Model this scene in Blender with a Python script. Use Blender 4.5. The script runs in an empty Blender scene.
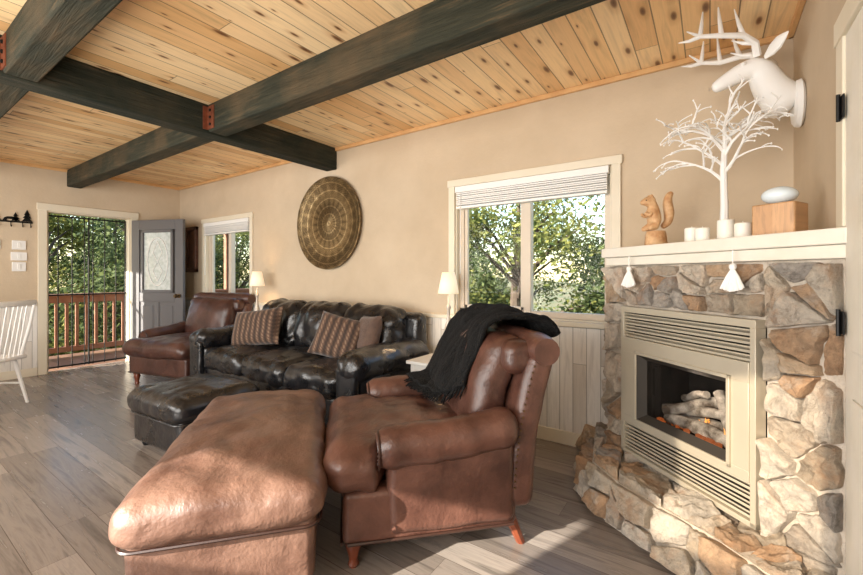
import bpy, bmesh, math, random
from mathutils import Vector, Matrix, noise
random.seed(7)
R = math.radians
scene = bpy.context.scene
H = 1.24; CEIL = 2.60
XL, XR, YB, YF = -6.86, 0.385, 3.02, -1.9

# ------------------------------------------------------------------ materials
def nt(name):
    m = bpy.data.materials.new(name); m.use_nodes = True
    n = m.node_tree; b = n.nodes['Principled BSDF']
    return m, n, b
def node(n, t, **kw):
    x = n.nodes.new(t)
    for k, v in kw.items():
        if k in x.bl_rna.properties: setattr(x, k, v)
        else: x.inputs[k].default_value = v
    return x
def mth(n, op, a, b=None, c=None):
    x = n.nodes.new('ShaderNodeMath'); x.operation = op
    for i, v in enumerate((a, b, c)):
        if v is None: continue
        if isinstance(v, (int, float)): x.inputs[i].default_value = v
        else: n.links.new(v, x.inputs[i])
    return x.outputs[0]
def ramp(n, fac, stops, interp='LINEAR'):
    r = n.nodes.new('ShaderNodeValToRGB'); r.color_ramp.interpolation = interp
    e = r.color_ramp.elements
    while len(e) < len(stops): e.new(0.5)
    for i, (p, c) in enumerate(stops):
        e[i].position = p; e[i].color = (*c, 1)
    n.links.new(fac, r.inputs[0]); return r.outputs[0]
def mixc(n, fac, a, b, mode='MIX'):
    x = n.nodes.new('ShaderNodeMix'); x.data_type = 'RGBA'; x.blend_type = mode
    for i, v in ((0, fac), (6, a), (7, b)):
        if isinstance(v, (int, float)): x.inputs[i].default_value = v
        elif isinstance(v, tuple): x.inputs[i].default_value = (*v, 1)
        else: n.links.new(v, x.inputs[i])
    return x.outputs[2]
def M(name, col, rough=.5, metal=0, col2=None, scale=6, bump=0, bscale=80, coat=0, sheen=0, emis=None, stretch=(1,1,1), rvar=0, detail=6, bdist=.01, wrinkle=0):
    m, n, b = nt(name)
    b.inputs['Base Color'].default_value = (*col, 1)
    b.inputs['Roughness'].default_value = rough
    b.inputs['Metallic'].default_value = metal
    b.inputs['Coat Weight'].default_value = coat
    b.inputs['Coat Roughness'].default_value = .2
    b.inputs['Sheen Weight'].default_value = sheen
    if emis: b.inputs['Emission Color'].default_value = (*emis[0], 1); b.inputs['Emission Strength'].default_value = emis[1]
    tc = n.nodes.new('ShaderNodeTexCoord'); mp = n.nodes.new('ShaderNodeMapping')
    mp.inputs['Scale'].default_value = stretch
    n.links.new(tc.outputs['Object'], mp.inputs[0])
    if col2 or rvar:
        nz = node(n, 'ShaderNodeTexNoise', Scale=scale, Detail=detail, Roughness=.6)
        n.links.new(mp.outputs[0], nz.inputs['Vector'])
        if col2:
            n.links.new(ramp(n, nz.outputs['Fac'], [(.35, col), (.65, col2)]), b.inputs['Base Color'])
        if rvar:
            n.links.new(mth(n, 'MULTIPLY_ADD', nz.outputs['Fac'], rvar, rough - rvar/2), b.inputs['Roughness'])
    if bump:
        nz = node(n, 'ShaderNodeTexNoise', Scale=bscale, Detail=4)
        n.links.new(mp.outputs[0], nz.inputs['Vector'])
        bp = node(n, 'ShaderNodeBump', Strength=bump, Distance=bdist)
        n.links.new(nz.outputs['Fac'], bp.inputs['Height'])
        if wrinkle:
            w1 = node(n, 'ShaderNodeTexNoise', Scale=6.0, Detail=6, Roughness=.55, Distortion=.3)
            n.links.new(mp.outputs[0], w1.inputs['Vector'])
            b2 = node(n, 'ShaderNodeBump', Strength=wrinkle, Distance=.03)
            n.links.new(w1.outputs['Fac'], b2.inputs['Height']); n.links.new(b2.outputs[0], bp.inputs['Normal'])
        n.links.new(bp.outputs[0], b.inputs['Normal'])
    return m

def planks(name, across, along, width, length, stops, rough=.4, groove=.03, knots=0, grain=(40, 2), gdark=.4, bump=.3, gmix=.35, kcol=(.12,.04,.012)):
    """boards: `across`/`along` are axis letters; 'S' = x+y"""
    m, n, b = nt(name)
    tc = n.nodes.new('ShaderNodeTexCoord'); sp = n.nodes.new('ShaderNodeSeparateXYZ')
    n.links.new(tc.outputs['Object'], sp.inputs[0])
    ax = {'X': sp.outputs[0], 'Y': sp.outputs[1], 'Z': sp.outputs[2]}
    ax['S'] = mth(n, 'ADD', sp.outputs[0], sp.outputs[1])
    u = mth(n, 'DIVIDE', ax[across], width)
    row = mth(n, 'FLOOR', u); fu = mth(n, 'FRACT', u)
    wn = node(n, 'ShaderNodeTexWhiteNoise', noise_dimensions='1D'); n.links.new(row, wn.inputs['W'])
    v = mth(n, 'ADD', mth(n, 'DIVIDE', ax[along], length), mth(n, 'MULTIPLY', wn.outputs[0], 7.3))
    idv = mth(n, 'FLOOR', v); fv = mth(n, 'FRACT', v)
    cb = n.nodes.new('ShaderNodeCombineXYZ'); n.links.new(row, cb.inputs[0]); n.links.new(idv, cb.inputs[1])
    w2 = node(n, 'ShaderNodeTexWhiteNoise', noise_dimensions='2D'); n.links.new(cb.outputs[0], w2.inputs['Vector'])
    rnd = w2.outputs[0]
    g = n.nodes.new('ShaderNodeCombineXYZ')
    n.links.new(mth(n, 'MULTIPLY', ax[across], grain[0]), g.inputs[0])
    n.links.new(mth(n, 'MULTIPLY_ADD', rnd, 37.0, mth(n, 'MULTIPLY', ax[along], grain[1])), g.inputs[1])
    n.links.new(mth(n, 'MULTIPLY', rnd, 11.0), g.inputs[2])
    nz = node(n, 'ShaderNodeTexNoise', Scale=1.0, Detail=7, Roughness=.62, Distortion=.6); n.links.new(g.outputs[0], nz.inputs['Vector'])
    base = ramp(n, rnd, stops)
    gr = ramp(n, nz.outputs['Fac'], [(.3, (.35,.35,.35)), (.5, (1,1,1)), (.72, (.6,.6,.6))])
    col = mixc(n, gmix, base, mixc(n, 1.0, base, gr, 'MULTIPLY'))
    if knots:
        kv = n.nodes.new('ShaderNodeCombineXYZ')
        n.links.new(mth(n, 'MULTIPLY', u, 1.0), kv.inputs[0])
        n.links.new(mth(n, 'MULTIPLY_ADD', rnd, 5.7, mth(n, 'MULTIPLY', ax[along], knots)), kv.inputs[1])
        vo = node(n, 'ShaderNodeTexVoronoi', voronoi_dimensions='2D', Scale=1.0, Randomness=.9); n.links.new(kv.outputs[0], vo.inputs['Vector'])
        sc = n.nodes.new('ShaderNodeSeparateColor'); n.links.new(vo.outputs['Color'], sc.inputs[0])
        rad = mth(n, 'MULTIPLY_ADD', sc.outputs[0], .15, .01)
        kk = mth(n, 'DIVIDE', vo.outputs['Distance'], rad)
        f = ramp(n, kk, [(.0, (1,1,1)), (.55, (.8,.8,.8)), (1.0, (0,0,0))])
        f2 = ramp(n, mth(n, 'MULTIPLY', kk, .45), [(.3, (.45,.45,.45)), (1.0, (0,0,0))])
        col = mixc(n, f2, col, (.46,.20,.06))
        col = mixc(n, f, col, kcol)
    e = mth(n, 'MINIMUM', fu, mth(n, 'SUBTRACT', 1.0, fu))
    gv = mth(n, 'LESS_THAN', e, groove)
    ev = mth(n, 'LESS_THAN', mth(n, 'MINIMUM', fv, mth(n, 'SUBTRACT', 1.0, fv)), groove*width/length*.7)
    gg = mth(n, 'MAXIMUM', gv, ev)
    col = mixc(n, mth(n, 'MULTIPLY', gg, gdark), col, (.05,.03,.02))
    n.links.new(col, b.inputs['Base Color'])
    n.links.new(mth(n, 'MULTIPLY_ADD', nz.outputs['Fac'], .15, rough-.07), b.inputs['Roughness'])
    hgt = mth(n, 'MULTIPLY_ADD', nz.outputs['Fac'], .15, mth(n, 'SUBTRACT', 1.0, gg))
    bp = node(n, 'ShaderNodeBump', Strength=bump, Distance=.006); n.links.new(hgt, bp.inputs['Height']); n.links.new(bp.outputs[0], b.inputs['Normal'])
    return m

mWall = M('wall_plaster', (.53,.42,.295), .85, col2=(.61,.495,.36), scale=1.4, bump=.15, bscale=40)
mCeil = planks('knotty_pine', 'X', 'Y', .125, 3.6, [(0,(.74,.43,.18)),(.3,(.90,.60,.30)),(.6,(.97,.73,.43)),(1,(.82,.51,.24))], rough=.42, groove=.025, knots=2.6, grain=(22,1.4), gdark=.7, gmix=.45)
mFloor = planks('vinyl_plank', 'Y', 'X', .15, 1.3, [(0,(.185,.152,.130)),(.5,(.25,.21,.182)),(1,(.33,.28,.243))], rough=.25, groove=.010, grain=(26,1.8), gdark=.7, gmix=.85, bump=.12)
mWains = planks('whitewash_boards', 'S', 'Z', .095, 3.0, [(0,(.70,.65,.58)),(.5,(.82,.78,.72)),(1,(.88,.86,.82))], rough=.6, groove=.03, grain=(24,2), gdark=.5, gmix=.4, bump=.4)
mTrim = M('cream_trim', (.72,.65,.51), .5, col2=(.76,.69,.56), scale=3)
mPineTrim = M('pine_trim', (.62,.34,.14), .5, col2=(.72,.44,.2), scale=8)
mWhite = M('white_paint', (.86,.85,.83), .4)
def beam_mat(name, st, a, b2, c3):
    m, n, b = nt(name)
    tc = n.nodes.new('ShaderNodeTexCoord'); mp = n.nodes.new('ShaderNodeMapping'); mp.inputs['Scale'].default_value = st
    n.links.new(tc.outputs['Object'], mp.inputs[0])
    nz = node(n, 'ShaderNodeTexNoise', Scale=4, Detail=9, Roughness=.68, Distortion=.4); n.links.new(mp.outputs[0], nz.inputs['Vector'])
    n2 = node(n, 'ShaderNodeTexNoise', Scale=2.3, Detail=5, Roughness=.6); n.links.new(tc.outputs['Object'], n2.inputs['Vector'])
    c = ramp(n, nz.outputs['Fac'], [(.32, a), (.55, b2), (.72, c3)])
    c = mixc(n, ramp(n, n2.outputs['Fac'], [(.45,(0,0,0)),(.7,(.6,.6,.6))]), c, c3)
    n.links.new(c, b.inputs['Base Color']); b.inputs['Roughness'].default_value = .8
    b.inputs['Specular IOR Level'].default_value = .25
    bp = node(n, 'ShaderNodeBump', Strength=.9, Distance=.02); n.links.new(nz.outputs['Fac'], bp.inputs['Height']); n.links.new(bp.outputs[0], b.inputs['Normal'])
    return m
mBeamX = beam_mat('stained_beam_x', (.6,8,8), (.014,.018,.011), (.040,.040,.026), (.120,.080,.042))
mBeamY = beam_mat('stained_beam_y', (8,.6,8), (.010,.015,.011), (.026,.030,.021), (.070,.055,.034))
mRust = M('rust_plate', (.16,.045,.022), .6, .4, col2=(.27,.085,.04), scale=20, bump=.3)
mBlackMetal = M('black_metal', (.012,.012,.012), .45, .6)
mBrown = M('brown_leather', (.052,.021,.015), .38, col2=(.135,.060,.042), scale=4.5, bump=.35, bscale=80, coat=.12, rvar=.24, bdist=.004, wrinkle=.5)
mBrown2 = M('tan_leather', (.090,.043,.030), .40, col2=(.215,.122,.088), scale=3.6, bump=.35, bscale=80, coat=.12, rvar=.26, bdist=.004, wrinkle=.55)
mBrown3 = M('dark_brown_leather', (.036,.014,.011), .36, col2=(.090,.038,.027), scale=4.5, bump=.35, bscale=70, coat=.15, rvar=.2, bdist=.004, wrinkle=.4)
mBlackL = M('black_leather', (.006,.006,.007), .28, col2=(.013,.013,.015), scale=5, bump=.3, bscale=60, coat=.3, rvar=.15, bdist=.004, wrinkle=.5)
mPipe = M('dark_piping', (.03,.011,.007), .4)
mCherry = M('cherry_wood', (.13,.028,.013), .3, col2=(.20,.05,.02), scale=8, coat=.4)
mBlanket = M('black_plush', (.004,.004,.0045), .95, bump=1.0, bscale=120, sheen=.04, bdist=.03)
mBlanket.node_tree.nodes['Principled BSDF'].inputs['Specular IOR Level'].default_value = .15
mBrass = M('aged_brass', (.17,.105,.045), .38, .85, col2=(.09,.055,.028), scale=14)
mGreige = M('greige_metal', (.50,.45,.355), .32, .25, col2=(.54,.49,.39), scale=3)
mGreigeD = M('greige_metal_dark', (.035,.03,.025), .6, .1)
mFirebox = M('firebox_black', (.012,.011,.010), .8, col2=(.03,.026,.022), scale=10)
mMortar = M('mortar', (.44,.38,.31), .95, col2=(.60,.53,.45), scale=14, bump=.8, bscale=60)
mMantel = M('mantel_paint', (.74,.70,.60), .5, col2=(.80,.76,.68), scale=6)
mPlWhite = M('matte_white', (.88,.87,.85), .55)
mWax = M('candle_wax', (.88,.85,.78), .5)
mBlockW = planks('block_wood', 'X', 'Z', .2, 1.0, [(0,(.50,.27,.12)),(1,(.62,.36,.18))], groove=.0, grain=(60,6), gmix=.5, gdark=0)
mEgg = M('pale_glass', (.74,.84,.90), .15, coat=.5)
mSquir = M('carved_wood', (.48,.24,.10), .6, col2=(.70,.46,.25), scale=26, bump=.4)
mBarkW = M('birch_bark', (.66,.61,.54), .8, col2=(.10,.075,.055), scale=13, bump=.4)
mEmber = M('embers', (.10,.05,.03), .9, emis=((1,.20,.03), .35))
mFlame = M('flame', (1,.4,.1), .9, emis=((1,.40,.08), 1.2))
mGreyDoor = M('grey_door', (.125,.12,.125), .5)
mVinyl = M('window_vinyl', (.66,.57,.46), .45)
mShade = M('lamp_shade', (.85,.74,.58), .8, emis=((1,.80,.55), .55))
mLampBase = M('lamp_base', (.48,.42,.35), .35, .2, col2=(.62,.56,.48), scale=20)
mTableTop = M('table_paint', (.66,.64,.60), .4)
mDeck = planks('deck_boards', 'Y', 'X', .14, 3, [(0,(.20,.10,.06)),(1,(.30,.16,.09))], groove=.05)
mRail = M('redwood_rail', (.22,.09,.05), .7, col2=(.30,.14,.08), scale=8)
mBark = M('bark', (.06,.04,.028), .9, col2=(.11,.08,.055), scale=8, bump=.8, bscale=15)
mGround = M('forest_floor', (.22,.17,.09), .95, col2=(.12,.14,.06), scale=1.2)
mMirror = M('dark_frame', (.07,.03,.018), .5, col2=(.12,.05,.03), scale=20)

def leafmat(name, a, b2):
    m, n, b = nt(name)
    tc = n.nodes.new('ShaderNodeTexCoord')
    nz = node(n, 'ShaderNodeTexNoise', Scale=3.5, Detail=3); n.links.new(tc.outputs['Object'], nz.inputs['Vector'])
    c = ramp(n, nz.outputs['Fac'], [(.35, a), (.65, b2)])
    n.links.new(c, b.inputs['Base Color']); b.inputs['Roughness'].default_value = .7
    b.inputs['Specular IOR Level'].default_value = .2
    tr = n.nodes.new('ShaderNodeBsdfTranslucent'); n.links.new(c, tr.inputs[0])
    mx = n.nodes.new('ShaderNodeMixShader'); mx.inputs[0].default_value = .4
    n.links.new(b.outputs[0], mx.inputs[1]); n.links.new(tr.outputs[0], mx.inputs[2])
    n.links.new(mx.outputs[0], n.nodes['Material Output'].inputs[0])
    return m
mLeaf = leafmat('leaf_green', (.055,.085,.022), (.27,.26,.07))
mLeaf2 = leafmat('leaf_dark', (.035,.060,.024), (.15,.18,.065))

def glassmat(name, col=(1,1,1), alpha=.1, rough=.02):
    m, n, b = nt(name)
    t = n.nodes.new('ShaderNodeBsdfTransparent'); t.inputs[0].default_value = (*col, 1)
    g = n.nodes.new('ShaderNodeBsdfGlossy'); g.inputs['Roughness'].default_value = rough
    mx = n.nodes.new('ShaderNodeMixShader'); mx.inputs[0].default_value = alpha
    n.links.new(t.outputs[0], mx.inputs[1]); n.links.new(g.outputs[0], mx.inputs[2])
    n.links.new(mx.outputs[0], n.nodes['Material Output'].inputs[0]); return m
mGlass = glassmat('window_glass', (.98,.99,.99), .004)
mSunDim = glassmat('sun_dim_glass', (.55,.52,.48), .02)  # tint added only to weaken the sun reaching the fireplace stones
mDGlass = M('etched_glass', (.68,.72,.72), .25, col2=(.46,.52,.50), scale=16)
mFGlass = glassmat('fire_glass', (.85,.85,.85), .03, .03)

def stonemat():
    m, n, b = nt('fieldstone')
    at = n.nodes.new('ShaderNodeAttribute'); at.attribute_name = 'Col'
    tc = n.nodes.new('ShaderNodeTexCoord')
    nz = node(n, 'ShaderNodeTexNoise', Scale=14, Detail=9, Roughness=.75, Distortion=.5); n.links.new(tc.outputs['Object'], nz.inputs['Vector'])
    f = ramp(n, nz.outputs['Fac'], [(.3, (.42,.38,.35)), (.5, (1,1,1)), (.7, (1.4,1.38,1.35))])
    c = mixc(n, 1.0, at.outputs['Color'], f, 'MULTIPLY')
    nz3 = node(n, 'ShaderNodeTexNoise', Scale=7, Detail=8, Roughness=.68); n.links.new(tc.outputs['Object'], nz3.inputs['Vector'])
    c = mixc(n, ramp(n, nz3.outputs['Fac'], [(.51,(0,0,0)),(.66,(.55,.55,.55))]), c, (.40,.20,.09))
    c = mixc(n, ramp(n, nz3.outputs['Fac'], [(.33,(.55,.55,.55)),(.46,(0,0,0))]), c, (.66,.61,.54))
    n.links.new(c, b.inputs['Base Color']); b.inputs['Roughness'].default_value = .88
    nz2 = node(n, 'ShaderNodeTexNoise', Scale=24, Detail=10, Roughness=.75); n.links.new(tc.outputs['Object'], nz2.inputs['Vector'])
    bp = node(n, 'ShaderNodeBump', Strength=1.0, Distance=.03); n.links.new(nz2.outputs['Fac'], bp.inputs['Height']); n.links.new(bp.outputs[0], b.inputs['Normal'])
    return m
mStone = stonemat()
def stripemat():
    m, n, b = nt('plaid_fabric')
    tc = n.nodes.new('ShaderNodeTexCoord')
    w = node(n, 'ShaderNodeTexWave', Scale=5.0, Distortion=.5, Detail=1); w.bands_direction = 'X'
    w2 = node(n, 'ShaderNodeTexWave', Scale=17.0, Distortion=1.5, Detail=1); w2.bands_direction = 'DIAGONAL'
    n.links.new(tc.outputs['Object'], w.inputs['Vector']); n.links.new(tc.outputs['Object'], w2.inputs['Vector'])
    c = ramp(n, mth(n, 'MULTIPLY_ADD', w2.outputs['Fac'], .22, mth(n, 'MULTIPLY', w.outputs['Fac'], .8)), [(.15,(.030,.016,.010)),(.5,(.085,.045,.028)),(.80,(.11,.06,.038)),(.94,(.22,.14,.09))])
    n.links.new(c, b.inputs['Base Color']); b.inputs['Roughness'].default_value = .8; b.inputs['Sheen Weight'].default_value = .2
    return m
mStripe = stripemat()
mPlainP = M('brown_fabric', (.075,.042,.030), .85, col2=(.11,.065,.045), scale=20, bump=.4, bscale=200, sheen=.2)
def traymat():
    m, n, b = nt('engraved_brass')
    tc = n.nodes.new('ShaderNodeTexCoord'); sp = n.nodes.new('ShaderNodeSeparateXYZ'); n.links.new(tc.outputs['Object'], sp.inputs[0])
    r = mth(n, 'SQRT', mth(n, 'ADD', mth(n, 'POWER', sp.outputs[0], 2.0), mth(n, 'POWER', sp.outputs[2], 2.0)))
    a = mth(n, 'ARCTAN2', sp.outputs[2], sp.outputs[0])
    fine = mth(n, 'MULTIPLY', mth(n, 'SINE', mth(n, 'MULTIPLY', r, 230.0)), mth(n, 'SINE', mth(n, 'MULTIPLY', a, 64.0)))
    petals = mth(n, 'SINE', mth(n, 'MULTIPLY_ADD', r, 22.0, mth(n, 'ABSOLUTE', mth(n, 'MULTIPLY', mth(n, 'SINE', mth(n, 'MULTIPLY', a, 10.0)), 2.2))))
    nz = node(n, 'ShaderNodeTexNoise', Scale=70, Detail=3); n.links.new(tc.outputs['Object'], nz.inputs['Vector'])
    band = mth(n, 'GREATER_THAN', mth(n, 'SINE', mth(n, 'MULTIPLY', r, 75.0)), .90)
    f = mth(n, 'ADD', mth(n, 'MULTIPLY_ADD', fine, .10, .12), mth(n, 'MULTIPLY_ADD', petals, .12, mth(n, 'MULTIPLY', nz.outputs['Fac'], .5)))
    f = mth(n, 'MULTIPLY_ADD', band, .22, f)
    c = ramp(n, f, [(.2,(.090,.060,.028)),(.5,(.26,.178,.085)),(.8,(.58,.43,.23))])
    n.links.new(c, b.inputs['Base Color']); b.inputs['Metallic'].default_value = .8; b.inputs['Roughness'].default_value = .33
    bp = node(n, 'ShaderNodeBump', Strength=.8, Distance=.005); n.links.new(f, bp.inputs['Height']); n.links.new(bp.outputs[0], b.inputs['Normal'])
    return m
mTray = traymat()

# ------------------------------------------------------------------ mesh builder
def ID(): return Matrix.Identity(4)
class MB:
    def __init__(s): s.v = []; s.f = []; s.mi = []; s.col = []
    def add(s, vs, fs, mi=0, T=None, col=None):
        o = len(s.v)
        for p in vs:
            p = Vector(p); s.v.append(T @ p if T else p)
        for f in fs: s.f.append([i+o for i in f]); s.mi.append(mi); s.col.append(col)
    def box(s, c, d, mi=0, T=None, rot=None):
        x, y, z = d[0]/2, d[1]/2, d[2]/2
        vs = [Vector((a*x, b*y, e*z)) for a in (-1,1) for b in (-1,1) for e in (-1,1)]
        Rm = rot.to_4x4() if rot else ID()
        vs = [Rm @ p + Vector(c) for p in vs]
        s.add(vs, [(0,1,3,2),(4,6,7,5),(0,4,5,1),(2,3,7,6),(0,2,6,4),(1,5,7,3)], mi, T)
    def bx(s, x0, x1, y0, y1, z0, z1, mi=0, T=None):
        s.box(((x0+x1)/2,(y0+y1)/2,(z0+z1)/2), (abs(x1-x0),abs(y1-y0),abs(z1-z0)), mi, T)
    def tube(s, pts, rad, seg=10, mi=0, T=None, cap=True, flat=None):
        pts = [Vector(p) for p in pts]; n = len(pts)
        if isinstance(rad, (int, float)): rad = [rad]*n
        vs = []; fs = []
        t0 = (pts[1]-pts[0]).normalized()
        up = Vector((0,0,1)) if abs(t0.z) < .9 else Vector((1,0,0))
        a = t0.cross(up).normalized(); 
        for i in range(n):
            t = (pts[min(i+1,n-1)]-pts[max(i-1,0)]).normalized()
            a = (a - t*a.dot(t)).normalized(); b = t.cross(a)
            for k in range(seg):
                q = 2*math.pi*k/seg
                vs.append(pts[i] + (a*math.cos(q)*(flat or 1) + b*math.sin(q))*rad[i])
        for i in range(n-1):
            for k in range(seg):
                k2 = (k+1) % seg
                fs.append((i*seg+k, i*seg+k2, (i+1)*seg+k2, (i+1)*seg+k))
        if cap: fs.append(tuple(range(seg))[::-1]); fs.append(tuple((n-1)*seg+k for k in range(seg)))
        s.add(vs, fs, mi, T)
    def lathe(s, prof, c=(0,0,0), seg=24, mi=0, T=None, rot=None):
        Rm = rot.to_4x4() if rot else ID()
        vs = []; fs = []
        for r, z in prof:
            for k in range(seg):
                q = 2*math.pi*k/seg
                vs.append(Rm @ Vector((r*math.cos(q), r*math.sin(q), z)) + Vector(c))
        for i in range(len(prof)-1):
            for k in range(seg):
                k2 = (k+1) % seg
                fs.append((i*seg+k, i*seg+k2, (i+1)*seg+k2, (i+1)*seg+k))
        fs.append(tuple(range(seg))[::-1]); fs.append(tuple((len(prof)-1)*seg+k for k in range(seg)))
        s.add(vs, fs, mi, T)
    def prism(s, pts, z0, z1, mi=0, T=None):
        n = len(pts)
        vs = [(p[0],p[1],z0) for p in pts] + [(p[0],p[1],z1) for p in pts]
        fs = [tuple(range(n))[::-1], tuple(range(n, 2*n))] + [(i, (i+1)%n, n+(i+1)%n, n+i) for i in range(n)]
        s.add(vs, fs, mi, T)
    def rbox(s, c, d, r, mi=0, T=None, rot=None, puff=0, spuff=0, wr=0, wf=5, m=8, k=4, seed=0, fn=None):
        hx = [d[0]/2, d[1]/2, d[2]/2]; r = min(r, min(hx)*.98)
        def coords(h):
            a = [h-r + r*math.tan(math.pi/4*i/k) for i in range(k+1)]
            mid = [-(h-r) + 2*(h-r)*i/m for i in range(1, m)]
            return [-q for q in a[::-1]] + mid + a
        C = [coords(h) for h in hx]
        bm = bmesh.new()
        for ax in range(3):
            u, w = (ax+1) % 3, (ax+2) % 3
            for sg in (-1, 1):
                grid = []
                for cu in C[u]:
                    rowv = []
                    for cw in C[w]:
                        p = [0,0,0]; p[ax] = sg*hx[ax]; p[u] = cu; p[w] = cw
                        q = Vector([max(-(hx[i]-r), min(hx[i]-r, p[i])) for i in range(3)])
                        dv = Vector(p)-q
                        rowv.append(bm.verts.new(q + dv.normalized()*r))
                    grid.append(rowv)
                for i in range(len(grid)-1):
                    for j in range(len(grid[0])-1):
                        vv = [grid[i][j], grid[i+1][j], grid[i+1][j+1], grid[i][j+1]]
                        if sg < 0: vv = vv[::-1]
                        bm.faces.new(vv)
        bmesh.ops.remove_doubles(bm, verts=bm.verts, dist=1e-5)
        bm.normal_update()
        Rm = rot.to_4x4() if rot else ID()
        vs = []
        for v in bm.verts:
            p = v.co.copy(); nx, ny, nz_ = p.x/hx[0], p.y/hx[1], p.z/hx[2]
            q = p.copy()
            if puff: q.z += puff*(1-nx*nx)*(1-ny*ny)*nz_
            if spuff:
                q.x += spuff*(1-nz_*nz_)*nx; q.y += spuff*(1-nz_*nz_)*ny
            if wr:
                nn = noise.noise(Vector((p.x*wf+seed*7.1, p.y*wf, p.z*wf))) + .5*noise.noise(Vector((p.x*wf*2.3, p.y*wf*2.3+seed, p.z*wf*2.3)))
                nn += .6*(abs(noise.noise(Vector((p.x*wf*1.4+seed, p.y*wf*1.4, p.z*wf*1.4))))*2-.5)
                q += v.normal*nn*wr
            if fn: q = fn(q, nx, ny, nz_)
            vs.append(Rm @ q + Vector(c))
        bm.verts.index_update()
        fs = [tuple(v.index for v in f.verts) for f in bm.faces]
        bm.free()
        s.add(vs, fs, mi, T)
    def obj(s, name, mats, parent=None, loc=(0,0,0), rz=0, smooth=True, ang=35, bevel=0):
        me = bpy.data.meshes.new(name); me.from_pydata([tuple(v) for v in s.v], [], s.f)
        if not isinstance(mats, (list, tuple)): mats = [mats]
        for m in mats: me.materials.append(m)
        me.polygons.foreach_set('material_index', s.mi)
        if any(c is not None for c in s.col):
            ca = me.color_attributes.new('Col', 'FLOAT_COLOR', 'CORNER')
            for p in me.polygons:
                c = s.col[p.index] or (.4,.35,.3)
                for li in p.loop_indices: ca.data[li].color = (*c, 1)
        bm = bmesh.new(); bm.from_mesh(me)
        bmesh.ops.recalc_face_normals(bm, faces=bm.faces)
        if smooth:
            for f in bm.faces: f.smooth = True
            for e in bm.edges:
                if len(e.link_faces) == 2 and e.calc_face_angle(0) > R(ang): e.smooth = False
        bm.to_mesh(me); bm.free()
        o = bpy.data.objects.new(name, me); scene.collection.objects.link(o)
        o.location = loc; o.rotation_euler = (0,0,rz)
        if parent: o.parent = parent
        if bevel:
            b = o.modifiers.new('Bevel', 'BEVEL'); b.width = bevel; b.segments = 2; b.limit_method = 'ANGLE'; b.angle_limit = R(40)
        return o
def empty(name, loc=(0,0,0), rz=0):
    e = bpy.data.objects.new(name, None); scene.collection.objects.link(e)
    e.location = loc; e.rotation_euler = (0,0,rz); e.empty_display_size = .1; return e
def skin(name, verts, edges, radii, mat, parent=None, subs=2, loc=(0,0,0), rz=0):
    me = bpy.data.meshes.new(name); me.from_pydata(verts, edges, []); me.materials.append(mat)
    o = bpy.data.objects.new(name, me); scene.collection.objects.link(o)
    md = o.modifiers.new('Skin', 'SKIN'); md.use_smooth_shade = True
    for i, r in enumerate(radii):
        r = (r, r) if isinstance(r, (int, float)) else r
        me.skin_vertices[0].data[i].radius = r
    me.skin_vertices[0].data[0].use_root = True
    sb = o.modifiers.new('Sub', 'SUBSURF'); sb.levels = subs; sb.render_levels = subs
    if parent: o.parent = parent
    o.location = loc; o.rotation_euler = (0,0,rz)
    return o
def rx(a): return Matrix.Rotation(a, 3, 'X')
def ry(a): return Matrix.Rotation(a, 3, 'Y')
def rzz(a): return Matrix.Rotation(a, 3, 'Z')

# ------------------------------------------------------------------ room shell
def wall(name, axis, p0, p1, a0, a1, z0, z1, holes, mat, bev=0):
    mb = MB()
    A = sorted(set([a0,a1]+[h[0] for h in holes]+[h[1] for h in holes]))
    Z = sorted(set([z0,z1]+[h[2] for h in holes]+[h[3] for h in holes]))
    A = [a for a in A if a0 <= a <= a1]; Z = [z for z in Z if z0 <= z <= z1]
    for i in range(len(A)-1):
        for j in range(len(Z)-1):
            ca, cz = (A[i]+A[i+1])/2, (Z[j]+Z[j+1])/2
            if any(h[0] < ca < h[1] and h[2] < cz < h[3] for h in holes): continue
            if axis == 'x': mb.bx(A[i], A[i+1], p0, p1, Z[j], Z[j+1])
            else: mb.bx(p0, p1, A[i], A[i+1], Z[j], Z[j+1])
    return mb.obj(name, mat, smooth=False)
BW = (-1.82, -.56, .90, 2.0)
SW = (-6.08, -4.92, .90, 1.99)
DR = (1.47, 2.36, 0.0, 2.05)
wall('wall_back', 'x', YB, YB+.14, XL-.14, XR+.14, 0, CEIL, [BW, SW], mWall)
wall('wall_left', 'y', XL-.14, XL, YF, YB, 0, CEIL, [DR], mWall)
wall('wall_right', 'y', XR, XR+.14, YF, YB, 0, CEIL, [], mWall)
SUNW = [(-2.78,-1.98,1.34,1.76), (-1.75,-1.10,1.75,2.58)]  # unseen openings, placed and sized to aim sun patches at ottoman and stones
wall('wall_front', 'x', YF-.14, YF, XL-.14, XR+.14, 0, CEIL, SUNW, mWall)
for i, h in enumerate(SUNW):
    e = empty('window_%d' % (i+3)); f = MB()
    w = .05
    f.bx(h[0]-w, h[0], YF, YF+.02, h[2]-w, min(h[3]+w, CEIL-.002)); f.bx(h[1], h[1]+w, YF, YF+.02, h[2]-w, min(h[3]+w, CEIL-.002)); f.bx(h[0], h[1], YF, YF+.02, h[2]-w, h[2])
    if h[3]+w < CEIL: f.bx(h[0], h[1], YF, YF+.02, h[3], h[3]+w)
    f.obj('casing', mTrim, e, bevel=.003)
    g = MB(); g.bx(h[0], h[1], YF-.075, YF-.071, h[2], h[3]); g.obj('pane', mSunDim if i == 1 else mGlass, e, smooth=False)
mb = MB(); mb.bx(XL-.14, XR+.14, YF-.14, YB+.14, CEIL, CEIL+.1); mb.obj('ceiling', mCeil, smooth=False)
mb = MB(); mb.bx(XL-.14, XR+.14, YF-.14, YB+.14, -.1, 0); mb.obj('floor', mFloor, smooth=False)
WZ = .86
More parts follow.
